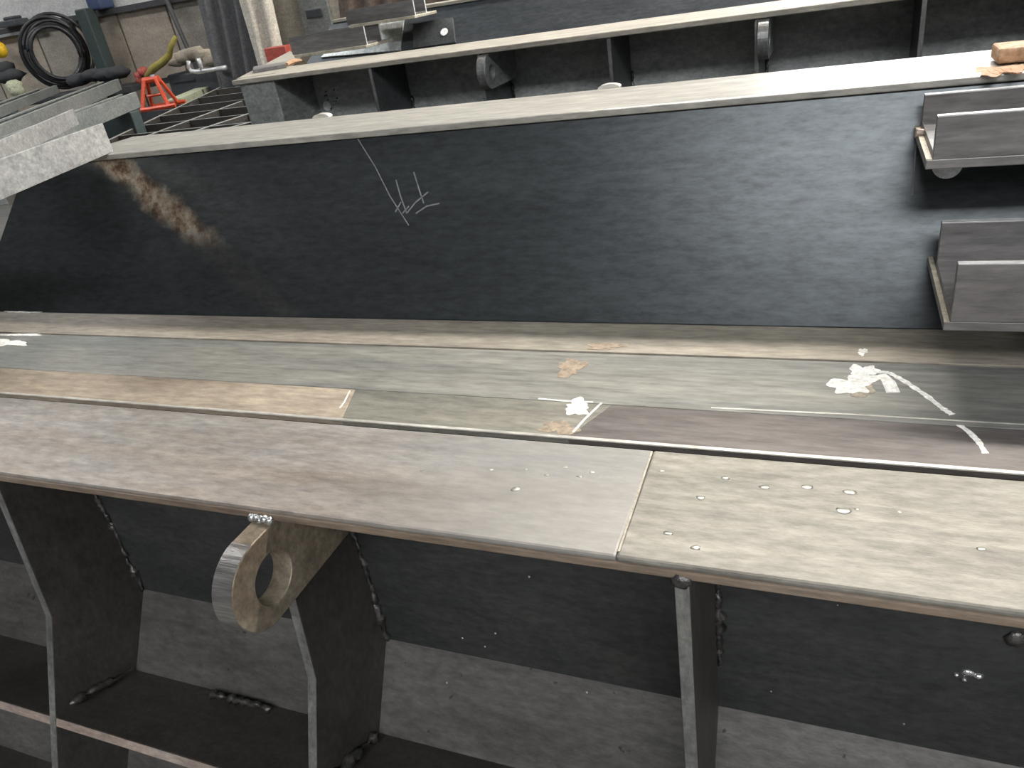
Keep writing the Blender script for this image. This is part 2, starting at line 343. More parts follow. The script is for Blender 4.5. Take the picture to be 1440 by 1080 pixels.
for i, x in enumerate(RX):
    zs = [-.6, -.8, -1.0, -1.2, ZB]
    yt = 1.066 if i == 4 else 1.135
    poly = [(yt, -TF), (YW, -TF), (YW, -.78), (LOWY(ZB), ZB)] + [(FRONT(z), z) for z in zs[::-1]]
    rb_ = MB().prism_x(poly, x - RT, x).build('rib', 'rib', near, bevel=.002)
    e = MB().prism_x([(yt - .001, -TF)] + [(FRONT(z) - .001, z) for z in zs] + [(FRONT(z) + .004, z) for z in zs[::-1]] + [(yt + .004, -TF)], x - RT + .0015, x - .0015)
    e.build('cut_edge', 'cut_edge', rb_)
    if x > -3.5 and x < 1.0:
        weld(near, (x + .004, YW - .004, -.18), (x + .006, YW - .004, -.62), .009)
        if i in (2, 3): weld(near, (x + .004, YW - .006, -.62), (x + .004, YW - .006, -.78), .013, amp=.8)
        weld(near, (x + .01, LOWY(-1.0) - .03, -1.0), (x + .01, FRONT(-.92) + .05, -.905), .012, amp=.8)
    if i < len(RX) - 1:
        x1 = RX[i + 1] - RT
        yb, zb = LOWY(-1.025), -1.025; yf, zf = FRONT(-.915) + .002, -.915
        th = .026
        sh = MB().prism_x([(yf, zf), (yb, zb), (yb - .01, zb - th), (yf - .012, zf - th)], x, x1).build('shelf_stiffener', 'rib', near, bevel=.002)
        MB().prism_x([(yf - .001, zf - .001), (yf + .003, zf - .001), (yf - .009, zf - th + .002), (yf - .0135, zf - th + .002)], x, x1).build('cut_edge', 'cut_edge_rusty' , sh)
weld(near, (-.205 + .003, YW - .006, -.36), (-.205 + .003, YW - .006, -.56), .012, 'weld', amp=.7)
MB().blob((-.222, 1.06, -.035), (.022, .014, .018), 10, 6, .15).build('weld_blob', 'weld', near, True)
# lug: thick stadium plate beside the second rib, round eye clear of the flange
def lug_outline(yc, zc, R_, yb, n=20):
    pts = [(yb, zc + R_), (yc, zc + R_)]
    pts += [(yc - R_ * math.sin(a), zc + R_ * math.cos(a)) for a in [math.pi * k / n for k in range(1, n)]]
    return pts + [(yc, zc - R_), (yb, zc - R_)]
lg = holed('lifting_lug', 'lug', -1.224, -1.166, lug_outline(.975, -.147, .113, YW), [((1.0, -.155), .064)], near, .003)
rim = MB()
ol = lug_outline(.975, -.147, .1135, 1.10)[1:-1]
ii = lug_outline(.975, -.147, .1115, 1.10)[1:-1]
for k in range(len(ol) - 1):
    rim.hexa([(-1.2225, *ol[k]), (-1.1675, *ol[k]), (-1.1675, *ol[k + 1]), (-1.2225, *ol[k + 1])], [(-1.2225, *ii[k]), (-1.1675, *ii[k]), (-1.1675, *ii[k + 1]), (-1.2225, *ii[k + 1])])
rim.build('cut_rim', 'lug_edge', lg)
b_ = MB()
for k in range(5): b_.blob((-1.222 + .013 * k, 1.052 + random.uniform(-.003, .003), -.026 + random.uniform(-.003, .003)), (.011, .013, .011), 8, 5, .12)
b_.build('weld_blob', 'weld_bright', near, True)
# spatter on the shelf and dents on the flange
sp = MB()
for (u, v, r) in [(595, 662, .006), (1020, 672, .008), (1075, 685, .009), (1135, 685, .010), (1195, 692, .011), (1185, 718, .013), (985, 700, .009), (978, 770, .009), (940, 750, .008), (1380, 772, .006), (725, 688, .010), (690, 660, .006), (740, 660, .005), (770, 668, .006), (795, 657, .006), (815, 670, .006), (833, 664, .006), (930, 662, .006), (1205, 716, .004), (1265, 720, .004)]:
    p = pz(u, v, 0); sp.blob((p[0], p[1], 0), (r * 1.2, r * .8, .0012), 8, 4, .25)
o = sp.build('spatter', 'spatter', near, True); o['kind'] = 'stuff'
sp = MB()
for (u, v, r) in [(1345, 948, .006), (1362, 946, .016), (1376, 950, .012), (1356, 955, .008)]:
    p = py(u, v, YW); sp.blob((p[0], p[1], p[2]), (r, .008, r * .6), 8, 4, .3)
sp.build('weld_blob', 'weld_bright', near, True)
sp = MB()
for (u, v, r) in [(1428, 898, .022)]:
    p = py(u, v, YW); sp.blob((p[0], p[1], p[2]), (r, .012, r), 12, 6, .1)
sp.build('weld_blob', 'weld', near, True)
sp = MB()
for k in range(16):
    x = random.choice([random.uniform(-2.2, -1.3), random.uniform(-1.15, -.3), random.uniform(-.15, .4)]); z = random.uniform(-1.0, -.1)
    y = YW if z > -.78 else LOWY(z); sp.blob((x, y, z), random.uniform(.0015, .0035), 6, 4)
o = sp.build('spatter', 'spatter', near, True); o['kind'] = 'stuff'
sp = MB()
c0 = pplane(340, 975, (0, LOWY(-1.0), -1.0), np.array([0, .37, .93]))
weld(near, (-1.9, LOWY(-1.0) - .05, -.995), (-1.62, LOWY(-1.0) - .05, -.995), .011, amp=.7)

# ------------------------------------------------------------------ flat bed of steel strips behind the gap
bed = thing('steel_bed', 'long bed of flat mottled steel strips with white chalk marks, between the two forms', 'steel bed', (-1, 1.7, ZF))
TB = .02
BX0, BX1 = -4.8, 2.0
ya, yb2, yc, yd = 1.445, 1.612, 1.893, 2.090
def slant(xa_px, z=0.): return [pz(u, v, z) for u, v in xa_px]
q1 = slant([(498, 549), (478, 592)]); q2 = slant([(862, 566), (800, 612)])
def strip(x00, x01, x10, x11, y0, y1, mat, ztop=0., name='strip_plate'):
    a = [(x00, y0, ztop), (x01, y0, ztop), (x11, y1, ztop), (x10, y1, ztop)]
    return MB().hexa([(p[0], p[1], ztop - TB) for p in a], a).build(name, mat, bed, bevel=.0015)
ya += .006
strip(BX0, q1[1][0], BX0, q1[0][0], ya, yb2 - .001, 'strip_brown')
strip(q1[1][0], q2[1][0], q1[0][0], q2[0][0], ya, yb2 - .001, 'strip_green')
strip(q2[1][0], BX1, q2[0][0], BX1, ya, yb2 - .001, 'strip_dark')
strip(BX0, BX1, BX0, BX1, yb2, yc - .005, 'strip_scale', .001)
strip(BX0, BX1, BX0, BX1, yc + .004, yd, 'strip_back', .002)
ya -= .006
MB().box(BX0, BX1, ya - .003, ya + .007, -.0005, .003).build('ground_edge', 'bright_edge', bed)
MB().box(BX0, BX1, 1.46, 1.475, -.3, -TB).build('side_plate', 'rib', bed)
MB().box(BX0, BX1, 2.05, 2.065, ZF, -TB).build('side_plate', 'rib', bed)
for x in (-4.5, -2.8, -1.1, .6, 1.8): MB().box(x, x + .03, 1.475, 2.05, ZF if x else -.5, -TB).build('cross_rib', 'rib', bed)
N = (0, 0, 1)
MB().ribbon([pz(u, v, .001) for u, v in [(1240, 527), (1250, 538), (1256, 552)]], [.02, .03, .03], N).build('chalk_mark', 'paint_white', bed)
def chalk_line(pix, z, w, nm='chalk'):
    pts, ws = [], []
    for i in range(len(pix) - 1):
        for k in range(6):
            f_ = k / 6; pts.append(pz(pix[i][0] * (1 - f_) + pix[i + 1][0] * f_, pix[i][1] * (1 - f_) + pix[i + 1][1] * f_, z)); ws.append(w * random.uniform(.55, 1.15))
    MB().ribbon(pts, ws, N, .0008).build('chalk_mark', nm, bed)
def blotch(u, v, ru, rv, mat, z, name='paint_blotch', n=48, jit=.4):
    pts = []; ph = [random.uniform(0, 6.28) for _ in range(4)]
    for k in range(n):
        a = 2 * math.pi * k / n; q = 1 + jit * (.55 * math.sin(2 * a + ph[0]) + .4 * math.sin(3 * a + ph[1]) + .4 * math.sin(5 * a + ph[2]) + .3 * math.sin(9 * a + ph[3])); pts.append(pz(u + ru * q * math.cos(a), v + rv * q * math.sin(a), z))
    return MB().patch(pts, N, .0012).build(name, mat, bed)
chalk_line([(1228, 523), (1250, 524), (1275, 538), (1302, 556), (1325, 574), (1342, 585)], .001, .015)
chalk_line([(1341, 592), (1362, 607), (1376, 621), (1388, 641)], 0, .013)
blotch(1205, 545, 26, 12, 'tan_cloth', .001, jit=.25); blotch(1200, 540, 30, 14, 'paint_white', .0015); blotch(1215, 522, 17, 9, 'paint_white', .002)
blotch(1213, 495, 7, 4, 'paint_white', .002); blotch(812, 573, 18, 10, 'paint_white', .0, jit=.35); blotch(786, 602, 22, 10, 'tan_stain', .0)
blotch(10, 482, 22, 5, 'paint_white', .001); blotch(30, 471, 25, 1.6, 'paint_white', .001); blotch(30, 439, 22, 1.2, 'paint_white', .002)
blotch(802, 517, 18, 12, 'tan_stain', .001); blotch(850, 487, 22, 5, 'tan_stain', .002)
MB().ribbon([pz(u, v, 0) for u, v in [(757, 561), (790, 564), (834, 566)]], .006, N).build('chalk_mark', 'chalk', bed)
MB().ribbon([pz(u, v, 0) for u, v in [(846, 567), (822, 590), (806, 608)]], .006, N).build('chalk_mark', 'chalk', bed)
MB().ribbon([pz(u, v, 0) for u, v in [(492, 550), (484, 566), (478, 574)]], .004, N).build('chalk_mark', 'chalk', bed)
# bright worn line along the strip joint on the right
MB().ribbon([pz(u, v, .001) for u, v in [(1000, 573.5), (1200, 583), (1440, 597)]], .004, N, .001).build('ground_line', 'bright_edge', bed)

# ------------------------------------------------------------------ middle form: smooth dark leaning face
AL = math.radians(65)
PB = np.array([0, 2.10, 0]); PN = np.array([0, -math.sin(AL), math.cos(AL)]); PU = np.array([0, math.cos(AL), math.sin(AL)])
def pp(u, v): return pplane(u, v, PB, PN)
STREAK = [m3(pp(152, 224)), m3(pp(372, 415))]
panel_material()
mid = thing('steel_panel_form', 'steel form with tall smooth dark leaning face, bright top flange and brown streak', 'steel form', (-1, 2.4, ZF))
LT = .575 / math.sin(AL)
def on(x, s, off=0): return np.array([x, 0, 0]) + PB + PU * s + PN * off
e0, e1 = pp(22, 275), pp(0, 340)
kx = (e1[0] - e0[0]) / (e1[2] - e0[2])
xl = lambda z: e0[0] + (z - e0[2]) * kx
a = [on(xl(0), 0), on(2.0, 0), on(2.0, LT), on(xl(.575), LT)]
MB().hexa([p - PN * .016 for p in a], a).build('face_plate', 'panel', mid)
YT = PB[1] + PU[1] * LT
XE = -3.02
MB().box(XE, 2.0, YT - .012, YT + .392, .575, .597).build('top_flange', 'flange_ground', mid, bevel=.004)
for x in (-2.6, -1.7, -.8, .1, 1.0, 1.9):
    MB().prism_x([(YT + .01, .575), (YT + .38, .575), (YT + .38, -.2), (2.2, -.9), (2.13, -.9), (2.11, -.01)], x, x + .03).build('rib', 'rib', mid)
MB().box(-3.4, 2.0, 2.12, 2.7, ZF, -.9).build('foot_beam', 'rib', mid)
MB().prism_x([(2.094, -.9), (2.106, -.9), (2.106, -.001), (2.094, -.001)], -3.6, 2.0).build('lower_web_plate', 'web', mid)
for u, v in ((420, 177), (841, 135)):
    x_ = pz(u, v, .597)[0]; yy = YT + .394
    arc = [(x_ + .04 * math.cos(math.pi * k / 14), .598 + .013 * math.sin(math.pi * k / 14)) for k in range(15)] + [(x_ - .04, .5), (x_ + .04, .5)]
    n2_ = len(arc); MB().add([(a_, yy, b_) for a_, b_ in arc] + [(a_, yy + .03, b_) for a_, b_ in arc], [tuple(range(n2_)), tuple(range(n2_, 2 * n2_))[::-1]] + [(i, (i + 1) % n2_, n2_ + (i + 1) % n2_, n2_ + i) for i in range(n2_)]).build('lug_stub', 'bright_edge', mid)
# scratches
scr = [[(503, 195), (528, 235), (548, 275), (575, 317)], [(557, 253), (563, 275), (572, 300)], [(582, 242), (590, 268), (596, 286)], [(572, 300), (584, 285), (602, 270)], [(556, 298), (564, 284)], [(585, 300), (600, 290), (618, 286)], [(566, 300), (575, 290)]]
for k, s_ in enumerate(scr):
    MB().ribbon([pp(*q) for q in s_], .0045 if k else .0035, PN, .001).build('scratch_mark', 'scratch', mid)
MB().ribbon([pp(*q) for q in [(1289, 190), (1286, 230), (1283, 275)]], .0035, PN, .001).build('scratch_mark', 'scratch', mid)
hc = pp(1332, 232); n_ = 28
disc = MB(); c_ = hc + PN * .001
rim_ = [c_ + .036 * (math.cos(2 * math.pi * k / n_) * np.array([1, 0, 0]) + math.sin(2 * math.pi * k / n_) * PU) for k in range(n_)]
disc.patch(rim_, PN, .004); disc.build('lit_hole_disc', 'white_disc', mid)  # white disc: light seen through a hole, put into its colour
# upturned channel brackets cantilevered from the face
def bracket(root, x0, x1, xp, y0, y1, zb, hl, hb, yback, name_mat='channel'):
    br = MB().box(xp, x1, y0, y1, zb - .022, zb).build('base_plate', 'channel', root, bevel=.002)
    MB().box(xp, x0 - .001, y0, y1, zb - .001, zb + .002).build('ground_end', 'bracket_plate', br)
    t = .018
    MB().box(x0, x1, y0 + t, yback - t, zb, zb + t).build('channel_web', name_mat, root)
    for y, hh in ((y0, hl), (yback - t, hb)):
        lg_ = MB().box(x0, x1, y, y + t, zb, zb + hh).build('channel_leg', name_mat, root, bevel=.0015)
        MB().box(x0 + .001, x1, y + .001, y + t - .001, zb + hh - .0005, zb + hh + .0015).build('bright_edge', 'channel_edge', lg_)
    return br
B2 = thing('channel_bracket', 'wide upturned steel channel bracket low on the dark leaning face, just above strips', 'bracket', (.6, 1.97, .157))
bracket(B2, .263, 1.5, .251, 1.762, 2.166, .178, .136, .122, 2.10)
B1 = thing('channel_bracket', 'upturned steel channel bracket high on the dark leaning face, under the bright flange', 'bracket', (.5, 2.15, .465))
bracket(B1, .213, 1.5, .200, 1.962, 2.312, .49, .095, .083, 2.30)
MB().tube([py(1288, 187, 2.2), py(1302, 189, 2.2)], .012, 8).build('bolt', 'cut_edge_rusty', B1)
blk = MB(); p = pz(1400, 92, .597)
blk.box(p[0], p[0] + .30, p[1] - .02, p[1] + .10, .602, .64)
tag(blk.build('rusty_block', 'rust', bevel=.006), 'small rusty steel block lying on the bright top flange', 'block')
st = MB()
for k in range(6):
    pts = []
    cu, cv = 1385 + 9 * k, 101 + random.uniform(-3, 3)
    for j in range(12): a = 2 * math.pi * j / 12; q = random.uniform(.6, 1.2); pts.append(pz(cu + 14 * q * math.cos(a), cv - (k * .7) + 6 * q * math.sin(a), .597))
    st.patch(pts, N, .0006 + .0007 * k)
st.build('rust_stain', 'rust', mid)

# ------------------------------------------------------------------ second ribbed form, farther back
far = thing('steel_side_form', 'ribbed steel side form standing behind the smooth leaning face, grey end post', 'steel form', (-1, 3.8, ZF))
FY0, FY1, FW, FZ = 3.555, 4.02, 3.92, .715
FX0 = py(340, 115, 3.6)[0]
MB().box(FX0 - .03, 2.6, FY0, FY1, FZ - .024, FZ).build('top_flange', 'flange_far', far, bevel=.004)
c4 = [pz(333, 111, FZ), pz(388, 103, FZ), pz(422, 80, FZ), pz(408, 72, FZ)]
MB().hexa([(p[0], p[1], FZ - .02) for p in c4], [(p[0], p[1], FZ + .002) for p in c4]).build('end_plate', 'flange_far', far, bevel=.002)
MB().box(FX0, 2.6, FW, FW + .014, -.1, FZ - .024).build('web_plate', 'web_far', far)
MB().box(FX0, 2.6, FY0 + .05, FW + .014, ZF, -.1).build('foot_beam', 'rib_far', far)
xp = py(386, 115, 3.58)[0]
MB().box(FX0, xp, FY0 + .02, FW, -.1, FZ - .024).build('end_post', 'galvanised_dull', far, bevel=.004)
for u, v, lug_ in ((523, 95, 0), (676, 75, 1), (859, 50, 0), (1068, 20, 1), (1304, 0, 0), (1560, -40, 1)):
    x = py(u, v, 3.58)[0]
    r_ = MB().box(x - .018, x, FY0 + .015, FW, -.1, FZ - .024).build('rib', 'rib_far', far)
    MB().box(x - .017, x - .001, FY0 + .013, FY0 + .017, -.1, FZ - .024).build('cut_edge', 'cut_edge', r_)
    weld(far, (x + .006, FW - .005, .15), (x + .006, FW - .005, .5), .008)
    if lug_:
        g = holed('lifting_lug', 'galvanised_dull', x, x + .04, lug_outline(FY0 + .02, FZ - .024 - .082, .078, FW), [((FY0 + .035, FZ - .11), .035)], far)
        ol = lug_outline(FY0 + .02, FZ - .106, .0785, FY0 + .06)[1:-1]; rim = MB()
        ii = lug_outline(FY0 + .02, FZ - .106, .076, FY0 + .06)[1:-1]
        for k in range(len(ol) - 1):
            rim.hexa([(x + .001, *ol[k]), (x + .039, *ol[k]), (x + .039, *ol[k + 1]), (x + .001, *ol[k + 1])], [(x + .001, *ii[k]), (x + .039, *ii[k]), (x + .039, *ii[k + 1]), (x + .001, *ii[k + 1])])
        rim.build('cut_rim', 'cut_edge', g)
def disc_y(u, v, y, r, parent, mat='white_disc', name='lit_hole_disc'):
    c = py(u, v, y); n = 24
    return MB().patch([c + r * np.array([math.cos(2 * math.pi * k / n), 0, math.sin(2 * math.pi * k / n)]) for k in range(n)], (0, -1, 0), .004).build(name, mat, parent)
disc_y(460, 149, FW, .026, far)  # pale disc painted for the brightness behind a web hole, no cut-out
sp = MB()
for k in range(14):
    p = py(465 + random.uniform(-8, 12), 125 + 4 * k * .6 + random.uniform(-2, 2), FW); sp.blob(p, random.uniform(.003, .007), 6, 4)
for k in range(12):
    p = py(408 + k * .8 + random.uniform(-1, 1), 118 + 5 * k, FW); sp.blob(p, random.uniform(.004, .009), 6, 4, .3)
sp.build('spatter', 'weld', far, True)['kind'] = 'stuff'
q = MB(); c4 = [pz(357, 104, FZ), pz(403, 96, FZ), pz(402, 92, FZ), pz(358, 99, FZ)]
rp = q.hexa([(p[0], p[1], FZ + .002) for p in c4], [(p[0], p[1], FZ + .022) for p in c4]).build('steel_offcut', 'channel', bevel=.001)
tag(rp, 'thin dark steel offcut lying at the end of the far flange', 'offcut')
p0 = pz(404, 94, FZ); p1 = pz(424, 88, FZ)
rc = MB().tube([p0 + (0, 0, .012), (p0 + p1) / 2 + (0, 0, .018), p1 + (0, 0, .012)], [.012, .016, .008], 7).build('rusty_clip', 'rust')
tag(rc, 'small rusty clip beside the dark offcut on the far flange', 'clip')

# ------------------------------------------------------------------ rearmost form with a leaning dark face and two brackets
rear = thing('steel_panel_form', 'rearmost steel form, dark leaning face with painted pale reflection and two brackets', 'steel form', (-1, 5, ZF))
RB = np.array([0, 4.62, .36]); RTp = np.array([0, 5.06, .88]); RU = (RTp - RB) / np.linalg.norm(RTp - RB); RN = np.array([0, -RU[2], RU[1]])
def rp_(u, v): return pplane(u, v, RB, RN)
a = [np.array([-3.7, 0, 0]) + RB, np.array([3., 0, 0]) + RB, np.array([3., 0, 0]) + RTp, np.array([-3.3, 0, 0]) + RTp]
MB().hexa([p - RN * .016 for p in a], a).build('face_plate', 'panel_far', rear)
MB().box(-3.3, 3., 5.05, 5.4, .88, .90).build('top_flange', 'flange_far', rear, bevel=.003)
MB().box(-3.7, 3., 4.62, 4.64, ZF, .36).build('web_plate', 'web_far', rear)
for x in (-3.2, -1.8, -.4, 1., 2.6): MB().prism_x([(4.66, .3), (5.06, .86), (5.35, .88), (5.35, ZF), (4.66, ZF)], x, x + .03).build('rib', 'rib_far', rear)
qa = [rp_(*p) for p in ((452, 82), (564, 72), (569, 28), (500, 30))]
MB().hexa(qa, [p + RN * .012 for p in qa]).build('painted_reflection', 'pale_plate', rear, bevel=.002)  # pale plate: the leaning face's bright reflection put into its colour
qa = [rp_(*p) for p in ((583, 70), (642, 62), (638, 27), (582, 36))]
bx = MB().hexa(qa, [p + RN * .02 for p in qa]).build('cover_plate', 'rib_far', rear, bevel=.002)
c = rp_(627, 48) + RN * .022
MB().patch([c + .026 * (math.cos(2 * math.pi * k / 24) * np.array([1, 0, 0]) + math.sin(2 * math.pi * k / 24) * RU) for k in range(24)], RN, .004).build('lit_hole_disc', 'white_disc', bx)  # backlit hole drawn as a white disc on the plate
def rear_bracket(lbl, u0, v0, u1, v1, y0, zb, hl, yb):
    x0, x1 = py(u0, v0, y0)[0], py(u1, v1, y0)[0]
    r = thing('channel_bracket', lbl, 'bracket', ((x0 + x1) / 2, y0 + .1, zb - .02))
    t = .012
    MB().box(x0 + .03, x1 + .012, y0 - .03, yb + .12, zb - .018, zb).build('base_plate', 'bracket_plate', r, bevel=.003)
    MB().box(x0, x1, y0 + t, yb - t, zb, zb + t).build('channel_web', 'channel', r)
    for y in (y0, yb - t):
        l_ = MB().box(x0 + (.0 if y == y0 else .03), x1, y, y + t, zb, zb + hl).build('channel_leg', 'channel', r)
        MB().box(x1 - .001, x1 + .0015, y + .0005, y + t - .0005, zb, zb + hl).build('bright_edge', 'channel_edge', l_)
        MB().box(x0 + .04, x1, y + .001, y + t - .001, zb + hl - .0005, zb + hl + .0012).build('bright_edge', 'cut_edge', l_)
rear_bracket('upturned channel bracket over the far flange, lower of two beside painted pale reflection', 405, 52, 510, 36, 4.5, .745, .105, 4.70)
rear_bracket('upturned channel bracket above the painted pale reflection, upper of two on rearmost form', 485, 18, 580, 2, 4.7, .862, .085, 4.87)

# ------------------------------------------------------------------ two pale galvanised bars resting on the middle form's flange end
def bar_between(a, b, prof, mat, name, label, cat='steel bar', grp=None, ext0=0., bevel=.002):
    a, b = np.array(a, float), np.array(b, float); d = b - a; L_ = np.linalg.norm(d)
    o = MB().prism_dir(prof, a, d, (0, 0, 1), -ext0, L_).build(name, mat, bevel=bevel)
    return tag(o, label, cat, grp)
def ang(w_, h_, t=.012): return [(0, 0), (0, h_), (-t, h_), (-t, t), (-w_, t), (-w_, 0)]
zt = .598
g1 = pz(160, 213, zt); g0 = pz(0, 282, zt)
bar_between(g0, g1, ang(.10, .115), 'galvanised', 'galvanised_angle', 'speckled pale galvanised angle bar with its end on the bright flange', 'steel bar', ext0=.35)
d_ = (g1 - g0) / np.linalg.norm(g1 - g0); sd = np.cross(d_, (0, 0, 1))
g3 = pz(112, 175, zt + .06); g2 = pz(0, 232, zt + .06)
dd = (g3 - g2) / np.linalg.norm(g3 - g2)
bar_between(g2 - (0, 0, .0), g3, ang(.08, .075), 'galvanised', 'galvanised_angle', 'shorter pale galvanised angle bar lying behind the speckled one', 'steel bar', ext0=.35)
# bearer on the bed, outside the picture, that carries their other ends
tr = thing('steel_bearer', 'dark steel bearer carrying the pale galvanised angle bars', 'bearer', (-3.1, 1.58, .003))
MB().box(-3.4, -2.48, 1.54, 1.60, zt - .07, zt - .002).build('top_beam', 'dark_rail', tr)
MB().box(-3.4, -2.98, 1.50, 1.66, .003, zt - .07).build('post', 'dark_rail', tr)

# ------------------------------------------------------------------ galvanised channels stacked on a rack
ZR = .40
def chan(w_, h_, t=.012): return [(0, 0), (0, h_), (-w_ * .18, h_), (-w_ * .18, h_ - t), (-t, h_ - t), (-t, t), (-w_ + t, t), (-w_ + t, h_ - t), (-w_ * .82, h_ - t), (-w_ * .82, h_), (-w_, h_), (-w_, 0)]
def box_prof(w_, h_): return [(0, 0), (0, h_), (-w_, h_), (-w_, 0)]
chs = [((0, 236), (199, 150), .0, .16, .14, 'dull grey galvanised channel nearest the pale angle bars on the rack', 'galvanised_dull'),
       ((0, 206), (172, 126), .04, .22, .13, 'bright edged galvanised channel in the middle of the rack', 'galvanised_dull'),
       ((0, 166), (84, 130), .07, .25, .10, 'galvanised channel with short end at the back of the rack', 'galvanised_dull')]
for (a, b, dz, w_, h_, lbl, mt) in chs:
    A_ = pz(*a, ZR + dz); B_ = pz(*b, ZR + dz)
    bar_between(A_, B_, chan(w_, h_, .014), mt, 'galvanised_channel', lbl, 'steel bar', 'channels on the rack', ext0=.8)
ZG = .25
for k, (y, xa, xb) in enumerate(((7.0, -10.4, -7.75), (5.6, -9.0, -6.05))):
    tag(MB().box(xa, xb, y, y + .12, ZG - .14, ZR - .002).build('steel_bearer', 'dark_green', bevel=.01), 'dark green bearer under the galvanised channels, ' + ('at their far ends', 'at their middle')[k], 'bearer')

# ------------------------------------------------------------------ flat bar grid on a table, with the orange jack stand
grid = thing('steel_grid', 'lattice of upright flat steel bars on the low table beside the galvanised channels', 'steel grid', (-5.5, 6, ZG - .14))
ends = [((150, 199), (310, 123)), ((203, 193), (341, 142)), ((252, 192), (350, 160)), ((300, 186), (352, 172))]
for (a, b) in ends:
    A_, B_ = pz(*a, ZG), pz(*b, ZG); d = B_ - A_
    lb_ = MB().prism_dir([(0, 0), (0, -.14), (-.022, -.14), (-.022, 0)], A_, d, (0, 0, 1), 0, np.linalg.norm(d)).build('long_bar', 'rib', grid)
    MB().prism_dir([(0.001, -.001), (0.001, .004), (-.023, .004), (-.023, -.001)], A_, d, (0, 0, 1), 0, np.linalg.norm(d)).build('bright_edge', 'galvanised', lb_)
A0, A1 = pz(*ends[0][0], ZG), pz(*ends[0][1], ZG)
for k, y in enumerate((5.25, 5.75, 6.3, 6.9, 7.6, 8.35)):
    f_ = (y - A0[1]) / (A1[1] - A0[1]); x = A0[0] + (A1[0] - A0[0]) * f_
    cbar = MB().box(x, min(x + 3.0, -3.6), y, y + .022, ZG - .14, ZG).build('cross_bar', 'rib', grid)
    lb_ = MB().box(x, min(x + 3.0, -3.6), y - .001, y + .023, ZG - .001, ZG + .002).build('bright_edge', 'galvanised_dull', cbar)
tbl = thing('work_table', 'long low steel work table under the lattice grid', 'table', (-7.2, 6.8, ZF))
MB().box(-10.8, -3.5, 4.7, 8.75, ZG - .20, ZG - .142).build('table_top', 'rib_far', tbl)
for x in (-10.7, -3.7):
    for y in (4.8, 8.6): MB().box(x, x + .1, y, y + .1, ZF, ZG - .2).build('leg', 'dark_rail', tbl)
pl0, pl1 = pz(196, 168, ZG), pz(312, 117, ZG)
dpl = pl1 - pl0
tag(MB().prism_dir([(.0, -.14), (.0, -.005), (.22, -.005), (.22, -.14)], pl0 + np.array([-.42, 0, 0]), dpl, (0, 0, 1), 1.7, np.linalg.norm(dpl) * .95).build('pale_plank', 'pale_green'), 'pale greenish plank along the edge of the lattice grid', 'plank')
# orange jack stand
jc = pz(226, 151, ZG)
jk = thing('jack_stand', 'orange steel jack stand with splayed legs beside the lattice grid', 'jack stand', jc)
k_ = np.array([.94, .34, 0]); k_ /= np.linalg.norm(k_); kd = np.array([-k_[1], k_[0], 0]); JU = np.array([0, 0, 1.])
wj = .185; hj = .30
def jp(a, b, c): return jc + k_ * a + kd * b + JU * c
for sx in (-1, 1):
    for sy in (-1, 1):
        MB().tube([jp(sx * wj * .85, sy * .13, .012), jp(sx * wj * .38, sy * .04, hj)], .022, 6).build('leg', 'orange_paint', jk)
MB().tube([jp(-wj * .5, 0, hj), jp(wj * .5, 0, hj)], .036, 8).build('top_bar', 'orange_paint', jk)
MB().tube([jp(wj * .15, 0, hj), jp(wj * .15, 0, hj + .05)], .025, 8).build('saddle', 'pale_plate', jk)
for sy in (-1, 1): MB().tube([jp(-wj * .9, sy * .14, .012), jp(wj * 1.3, sy * .14, .012)], .025, 6).build('base_bar', 'orange_paint', jk)
MB().tube([jp(-wj * .6, 0, hj * .45), jp(wj * .6, 0, hj * .45)], .016, 6).build('cross_brace', 'orange_paint', jk)
for dy in (-.16, .16): MB().box(jc[0] - .25, jc[0] + .3, jc[1] + dy - .03, jc[1] + dy + .03, ZG - .142, ZG - .012).build('foot_block', 'dark_rail', jk)

# ------------------------------------------------------------------ back wall: sheet lining, rail and the clutter before it
LZ = py(100, 26, YB)[2]
sx_ = [py(u, 60, YB)[0] for u in (-90, -20, 60, 118, 182, 254, 330, 400, 480)]
wbk = bpy.data.objects['wall_back']
for i in range(len(sx_) - 1):
    MB().box(sx_[i] + .02, sx_[i + 1] - .02, YB - .06, YB, ZF, LZ - .05).build('wall_sheet', 'sheet_brown' if i in (1, 3, 4) else 'sheet_grey', wbk)
tr1 = structure(MB().box(-18, -4.6, YB - .14, YB, LZ - .05, LZ + .03).build('trim_1', 'dark_rail'))
tr2 = structure(MB().box(-18, sx_[3] - .6, YB - .16, YB - .14, LZ - .09, LZ - .05).build('trim_2', 'pale_plate'))
# post
p = py(118, 12, YB - .35); pb = py(128, 95, YB - .35)
tag(MB().box(p[0] - .11, p[0] + .11, YB - .45, YB - .25, ZF, p[2]).build('steel_post', 'dark_green', bevel=.02), 'dark green steel post rising above the wall rail beside the coil', 'post')
a, b = py(232, -4, YB - .2), py(264, 68, YB - .28)
tag(MB().tube([a, b, b + (b - a) * ((ZF - b[2]) / (b[2] - a[2]))], .035, 8).build('steel_rod', 'dark_rail'), 'dark steel rod leaning against the brown wall sheets', 'rod')
